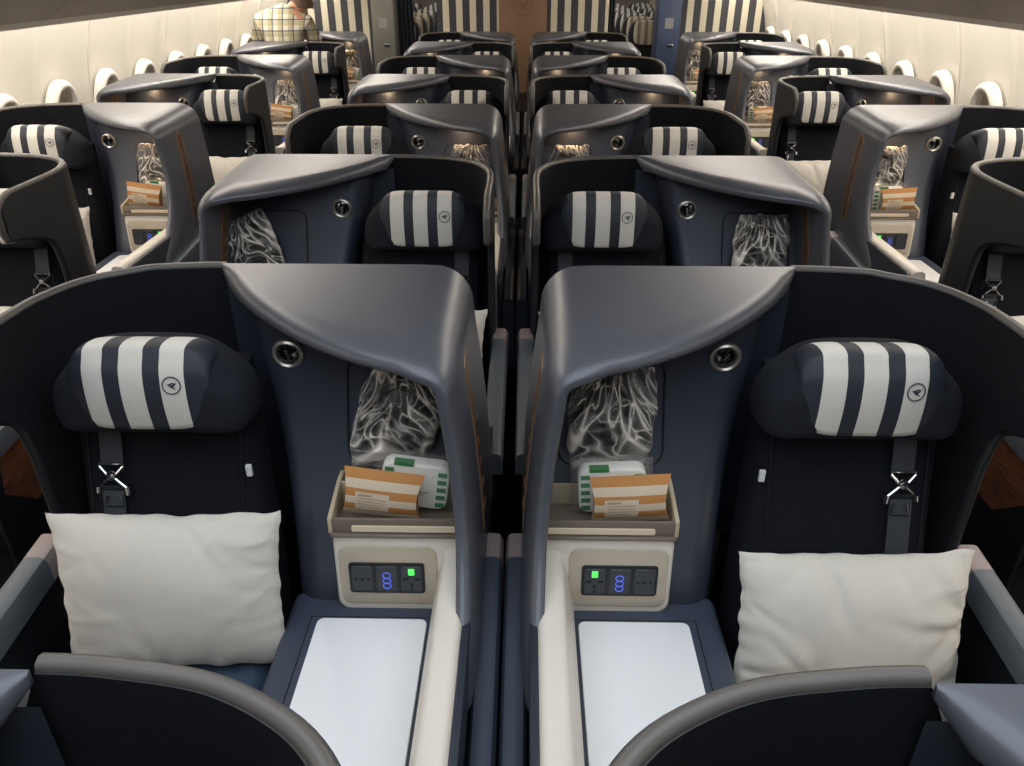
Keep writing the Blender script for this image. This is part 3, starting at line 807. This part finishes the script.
# ---------------------------------------------------------------- setting
def struct(mb, name, mats, **k):
    o = mb.build(name, mats, **k); o['kind'] = 'structure'; return o
YB, YE = 9.05, 18.0
mb = MB(); mb.box(-2.7, 2.7, -3.0, YE, -.05, 0); struct(mb, 'floor', M['carpet'], smooth=False)
prof = [(2.50, 0), (2.56, .25), (2.60, .55), (2.61, .85), (2.595, 1.05), (2.565, 1.25), (2.51, 1.45), (2.43, 1.65), (2.33, 1.82), (2.20, 1.96), (2.0, 2.08)]
prof = spline(prof, 3, closed=False)
WY = [4.466-.533*7+.533*k for k in range(16)]
for sx, nm in ((-1, 'left'), (1, 'right')):
    ys = []; y = -1.2
    grooves = [a-.175 for a in WY]
    base = [-1.2+.06*k for k in range(int((YB+1.2)/.06)+1)]
    for k, g in enumerate(grooves):
        for d in (-.05, -.03, -.014, -.008, -.003, .003, .008, .014, .03, .05): base.append(g+d)
    ys = sorted(v for v in base if v <= YB)+[YB, YE]
    def disp(y):
        d = 0
        for k, g in enumerate(grooves):
            t = abs(y-g)
            if k % 2 == 0:
                if t < .009: d += .016
                elif t < .05: d -= .018*(1-(t-.009)/.041)
            elif t < .05: d -= .018*(1-t/.05)**1.5
        return d
    mb = MB(); mb.grid([[(sx*(x+disp(y)), y, z) for x, z in prof] for y in ys])
    struct(mb, 'wall_'+nm, M['sidewall'], angle=25)
    for k, y in enumerate(WY):
        if y < 2.2 or y > YB-.2: continue
        ov = lambda rx, rz, n=28: [(rx*math.copysign(abs(math.cos(2*PI*i/n))**.85, math.cos(2*PI*i/n)), rz*math.copysign(abs(math.sin(2*PI*i/n))**.85, math.sin(2*PI*i/n))) for i in range(n)]
        mb = MB(); rows = []
        for rx, rz, dep in ((.152, .258, -.012), (.146, .252, .020), (.134, .240, .038), (.118, .222, .044), (.106, .208, .034), (.100, .200, .0)):
            rows.append([(sx*(2.585-dep-max(0, b)*.17), y+a, .985+b) for a, b in ov(rx, rz)])
        mb.grid(rows, closed_u=True); w = struct(mb, f'window_{k+1 if sx < 0 else k+21}', M['hood'], angle=80)
        mb = MB(); mb.poly([(sx*(2.588-max(0, b)*.17), y+a, .985+b) for a, b in ov(.101, .203)]); mb.build('window_pane', M['shade'], w)
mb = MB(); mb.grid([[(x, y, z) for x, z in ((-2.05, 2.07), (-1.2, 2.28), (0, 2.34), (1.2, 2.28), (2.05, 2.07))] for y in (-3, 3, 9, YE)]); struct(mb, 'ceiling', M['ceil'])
mb = MB(); mb.box(-2.7, 2.7, YE, YE+.05, 0, 2.4); struct(mb, 'wall_back', M['ceil'], smooth=False)
mb = MB(); mb.box(-2.7, 2.7, -3.05, -3.0, 0, 2.4); struct(mb, 'wall_front', M['ceil'], smooth=False)

# overhead bins
for sx in (-1, 1):
    for k in range(4):
        y0 = 1.0+2.0*k; mb = MB()
        pr = spline([(1.50, 2.20), (1.44, 2.02), (1.46, 1.86), (1.56, 1.71), (1.68, 1.625)], 4, closed=False)
        low = spline([(1.68, 1.625), (1.73, 1.602), (1.77, 1.600), (1.80, 1.612), (1.90, 1.66), (2.10, 1.76), (2.12, 1.95)], 4, closed=False)
        e0, e1 = y0+.003, y0+1.997
        mb.grid([[(sx*x, y, z) for x, z in pr] for y in (e0, e1)], 0)
        ob_low = MB(); ob_low.grid([[(sx*x, y, z) for x, z in low] for y in (e0, e1)], 0)
        fullp = pr+low[1:]
        for y in (e0, e1): mb.poly([(sx*x, y, z) for x, z in fullp], 0)
        ob = empty('overhead_bin', (0, 0, 0))
        mb.build('bin_door', M['bin'], ob, angle=60); ob_low.build('bin_lip', M['binlow'], ob, angle=60)
        # finger latch
        mb = MB(); mb.prism(rrect(y0+.93, y0+1.07, 1.70, 1.74, .012, 3), 'x', sx*1.535, sx*1.575, .003, 1); mb.build('latch', M['silver'], ob)
        side = MAN if sx < 0 else OPP
        tag(ob, f"taupe overhead bin, {side}, {['first', 'second', 'third', 'last'][k]} along the window wall", 'overhead bin', 'overhead bins')

# striped bulkhead panels
def panel_obj(name, x0, x1, ph, z1=2.1):
    mb = MB(); mb.box(x0, x1, YB, YB+.04, 0.0, z1); return struct(mb, name, M['wallstripe'], smooth=False)
panel_obj('wall_partition_left', -2.62, -1.62, 0); panel_obj('wall_partition_right', 1.62, 2.62, 0)
w = panel_obj('wall_partition_centre', -.93, .90, 0)
mb = MB(); mb.box(-.265, .245, YB-.012, YB, .0, 2.1, .004, 2); t = struct(mb, 'trim_1', M['tanpanel'])
mb = MB(); cx, cz = -.01, 1.42
mb.tube([(cx+.105*math.cos(k*PI/20), YB-.013, cz+.105*math.sin(k*PI/20)) for k in range(40)], .004, 6, closed=True)
for qd in ([(-.07, .025), (0, 0), (.06, -.06), (-.005, -.03)], [(-.015, -.008), (.065, .04), (.045, .0), (.015, -.02)]):
    mb.poly([(cx+a, YB-.0135, cz+b) for a, b in qd])
mb.build('emblem', M['tanlogo'], t)
for x0, x1, m_, k in ((-1.62, -1.38, 'greypost', 2), (1.42, 1.66, 'bluepost', 3)):
    mb = MB(); mb.box(x0, x1, YB-.06, YB+.25, 0, 2.1, .012, 2); t = struct(mb, f'trim_{k}', M[m_])
    xm = (x0+x1)/2
    mb = MB(); mb.box(xm-.045, xm+.045, YB-.064, YB-.058, 1.20, 1.30, .003, 1); mb.build('placard', M['silver'], t)
    mb = MB(); mb.box(xm+.0, xm+.06, YB-.075, YB-.058, 1.02, 1.045, .004, 1); mb.build('handle', M['chrome'], t)

# curtains tied back beside the two doorways
def make_curtain(x0, x1, xb0, xb1, name, label):
    mb = MB(); rows = []
    for j in range(21):
        t = j/20; z = 2.1-1.95*t; g = min(1, max(0, (2.1-z)/1.0)); a, b = x0+(xb0-x0)*g, x1+(xb1-x1)*g
        rows.append([(a+(b-a)*i/40, YB+.34+.035*math.sin(i/40*PI*9), z) for i in range(41)])
    mb.grid(rows); o = mb.build(name, M['curtain'], solid=.004); tag(o, label, 'curtain'); return o
make_curtain(-1.42, -1.24, -1.42, -1.22, 'curtain', 'dark navy curtain hanging in the doorway beside the grey post')
make_curtain(.74, 1.02, .78, .98, 'curtain', 'black curtain with a pale ring, gathered beside the centre striped partition')
mb = MB(); mb.tube([(.86+.02*math.cos(k*PI/8), YB+.285, 1.16+.02*math.sin(k*PI/8)) for k in range(16)], .006, 6, closed=True)
o = mb.build('curtain_ring', M['silver'], bpy.data.objects['curtain.001'])

# economy cabin seats seen through the doorways
def make_eco(cover):
    root = empty('economy_seat')
    mb = MB(); mb.pad(spline([(-.22, .44), (-.235, .8), (-.22, 1.08), (-.13, 1.17), (.13, 1.17), (.22, 1.08), (.235, .8), (.22, .44)], 4), .07, lambda a, b, d: (a, .02-(1.1-b)*.12-d, b), 5, 4, backdepth=.06); mb.build('backrest', M['ecodark'], root)
    mb = MB(); mb.pad(spline([(-.16, .93), (-.175, 1.02), (-.16, 1.14), (-.10, 1.178), (.10, 1.178), (.16, 1.14), (.175, 1.02), (.16, .93), (.1, .90), (-.1, .90)], 4), .02, lambda a, b, d: (a, -.055-(1.1-b)*.10-d, b), 5, 4); mb.build('headrest_cover', cover, root)
    mb = MB(); mb.pad(rrect(-.22, .22, -.55, -.05, .04, 4), .10, lambda a, b, d: (a, b, .36+d), 4, 5, backdepth=.04); mb.build('seat_cushion', M['ecodark'], root)
    for sx in (-1, 1):
        mb = MB(); mb.box(sx*.235-.02, sx*.235+.02, -.45, -.06, .58, .64, .012, 3); mb.build('armrest', M['black'], root)
        mb = MB(); mb.box(sx*.2-.02, sx*.2+.02, -.42, -.1, 0, .34, .006, 1); mb.build('leg', M['silver'], root)
    return root
eco = {0: make_eco(M['ecostripe']), 1: make_eco(M['ecogrey'])}; eused = set()
EN = ['first', 'second', 'third', 'fourth', 'fifth', 'sixth', 'seventh']
for sx in (-1, 1):
    for k in range(7):
        for j, x in enumerate((1.56, 2.09)):
            kind = 0 if (k < 2 or sx < 0 and k < 3) else 1
            e = copy_tree(eco[kind]) if kind in eused else eco[kind]; eused.add(kind)
            e.location = (sx*x, 10.75+.80*k, 0)
            tag(e, f"dark economy seat with striped headrest cover, {EN[k]} row behind the {'grey' if sx < 0 else 'blue-grey'} post, {'aisle' if j == 0 else 'window'} place", 'economy seat', 'economy seats beyond the partition')

# ---------------------------------------------------------------- the man in the plaid shirt
def skin_mesh(name, verts, edges, radii, material, parent, root=0, sub=2):
    me = bpy.data.meshes.new(name); me.from_pydata(verts, edges, []); o = bpy.data.objects.new(name, me); C.objects.link(o)
    md = o.modifiers.new('k', 'SKIN')
    for i, r in enumerate(radii):
        sv = me.skin_vertices[0].data[i]; sv.radius = (r, r) if isinstance(r, (int, float)) else r
        sv.use_root = (i == root)
    md2 = o.modifiers.new('d', 'SUBSURF'); md2.levels = sub; md2.render_levels = sub
    bpy.context.view_layer.update(); dg = bpy.context.evaluated_depsgraph_get()
    nm = bpy.data.meshes.new_from_object(o.evaluated_get(dg)); o.modifiers.clear(); o.data = nm
    nm.materials.clear(); nm.materials.append(material); nm.polygons.foreach_set('use_smooth', [True]*len(nm.polygons))
    o.parent = parent; return o
def build_man():
    R = empty('person', (-2.08, 7.27, 0))
    V = [(0, 0, .90), (0, .0, 1.06), (0, -.01, 1.24), (.03, 0, 1.37), (.08, .03, 1.45), (.14, .07, 1.47), (.175, .11, 1.53),
         (-.17, -.01, 1.37), (-.25, .06, 1.16), (-.16, .24, 1.02), (-.10, .31, .99),
         (.20, .03, 1.36), (.27, .10, 1.14), (.20, .28, 1.03), (.15, .35, 1.00),
         (-.09, 0, .82), (-.10, .02, .46), (-.10, -.02, .09), (-.10, .11, .04),
         (.09, 0, .82), (.10, .02, .46), (.10, -.02, .09), (.10, .11, .04)]
    E = [(0, 1), (1, 2), (2, 3), (3, 4), (4, 5), (5, 6), (3, 7), (7, 8), (8, 9), (9, 10), (3, 11), (11, 12), (12, 13), (13, 14), (0, 15), (15, 16), (16, 17), (17, 18), (0, 19), (19, 20), (20, 21), (21, 22)]
    rad = [.14, .13, .145, .12, .055, .085, .08, .06, .045, .036, .03, .06, .045, .036, .03, .085, .058, .042, .035, .085, .058, .042, .035]
    skin_mesh('body', V, E, rad, M['skin'], R)
    # shirt over torso and upper arms
    V2 = [(0, 0, .90), (0, 0, 1.06), (0, -.01, 1.24), (.03, 0, 1.36), (.085, .035, 1.475), (-.175, -.01, 1.36), (-.245, .055, 1.18), (.205, .03, 1.35), (.268, .095, 1.16)]
    E2 = [(0, 1), (1, 2), (2, 3), (3, 4), (3, 5), (5, 6), (3, 7), (7, 8)]
    skin_mesh('shirt', V2, E2, [.165, .165, .18, .15, .075, .085, .065, .085, .065], M['plaid'], R)
    V3 = [(0, 0, .93), (-.09, 0, .82), (-.10, .02, .46), (-.10, -.01, .10), (.09, 0, .82), (.10, .02, .46), (.10, -.01, .10)]
    skin_mesh('trousers', V3, [(0, 1), (1, 2), (2, 3), (0, 4), (4, 5), (5, 6)], [.15, .10, .075, .062, .10, .075, .062], M['trousers'], R)
    # hair cap, ears, nose
    mb = MB(); hc = Vector((.165, .095, 1.50))
    rows = []
    up = Vector((.12, -.1, 1)).normalized(); sd = up.orthogonal().normalized(); fw = up.cross(sd)
    for i in range(10):
        t = PI*.56*i/9
        rows.append([hc+up*.108*math.cos(t)+(sd*math.cos(k*PI/10)+fw*math.sin(k*PI/10))*(.094*math.sin(t)+.002) for k in range(20)])
    mb.grid(rows, closed_u=True); mb.build('hair', M['hair'], R, solid=.008)
    for s in (-1, 1):
        mb = MB(); mb.pad([(.018*math.cos(t*PI/6), .028*math.sin(t*PI/6)) for t in range(12)], .012, lambda a, b, d: (hc.x+s*(.086+d), hc.y+.02+a, hc.z-.02+b), 4, 2); mb.build('ear', M['skin'], R)
        mb = MB(); mb.pad(rrect(-.045, .045, -.10, .15, .04, 4), .07, lambda a, b, d: (s*.10+a, b, .0+d), 4, 3); mb.build('shoe', M['shoe'], R)
    mb = MB(); mb.pad([(.014*math.cos(t*PI/6), .024*math.sin(t*PI/6)) for t in range(12)], .022, lambda a, b, d: (hc.x+a, hc.y+.085+d, hc.z-.03+b), 4, 2); mb.build('nose', M['skin'], R)
    for hx, hy, hz in ((-.10, .31, .99), (.15, .35, 1.00)):
        mb = MB(); mb.box(hx-.035, hx+.035, hy, hy+.08, hz-.035, hz-.005, .012, 3)
        for q_, ln in enumerate((.055, .066, .062, .048)):
            x = hx-.027+.018*q_; mb.tube([(x, hy+.07, hz-.02), (x, hy+.07+ln*.6, hz-.028), (x, hy+.07+ln, hz-.05)], [.009, .008, .006], 8)
        mb.tube([(hx+(.03 if hx < 0 else -.03), hy+.02, hz-.02), (hx+(.05 if hx < 0 else -.05), hy+.05, hz-.03), (hx+(.05 if hx < 0 else -.05), hy+.08, hz-.045)], [.011, .009, .007], 8)
        mb.build('hand', M['skin'], R)
    tag(R, 'man in a short-sleeved plaid shirt standing with bowed head by the window wall', 'person')
build_man()

# ---------------------------------------------------------------- light and camera
def area(name, loc, rot, sx, sy, power, col):
    l = bpy.data.lights.new(name, 'AREA'); l.shape = 'RECTANGLE'; l.size = sx; l.size_y = sy; l.energy = power; l.color = col
    o = bpy.data.objects.new(name, l); C.objects.link(o); o.location = loc; o.rotation_euler = rot; return o
for sx in (-1, 1):
    area('cove_light', (sx*2.235, 4.2, 1.79), (0, math.radians(-12)*sx, 0), .06, 9.6, 80, (1.0, .93, .83))
for sx in (-1, 1): area('ceiling_light', (sx*1.38, 5.6, 2.2), (0, 0, 0),   .3, 7.4, 62, (1.0, .91, .80))
area('entry_light', (0, .2, 2.26), (0, 0, 0), 2.2, 2.2, 40, (.85, .92, 1.0))
area('rear_light', (0, 13.5, 2.25), (0, 0, 0), 3.0, 7.0, 110, (1.0, .92, .8))
w = bpy.data.worlds.new('world'); scene.world = w; w.use_nodes = True
w.node_tree.nodes['Background'].inputs[0].default_value = (.8, .85, 1, 1); w.node_tree.nodes['Background'].inputs[1].default_value = .20

cam = bpy.data.cameras.new('camera'); cam.lens = 27.0; cam.sensor_width = 36.0; cam.sensor_fit = 'HORIZONTAL'
co = bpy.data.objects.new('camera', cam); C.objects.link(co); scene.camera = co
co.location = (0.040, 0.0, 1.80); co.rotation_euler = (math.radians(90-28.6), 0, math.radians(1.05))
cam.clip_start = .02
scene.view_settings.view_transform = 'Standard'; scene.view_settings.look = 'None'
scene.cycles.use_denoising = True
scene.view_settings.exposure = 0.0
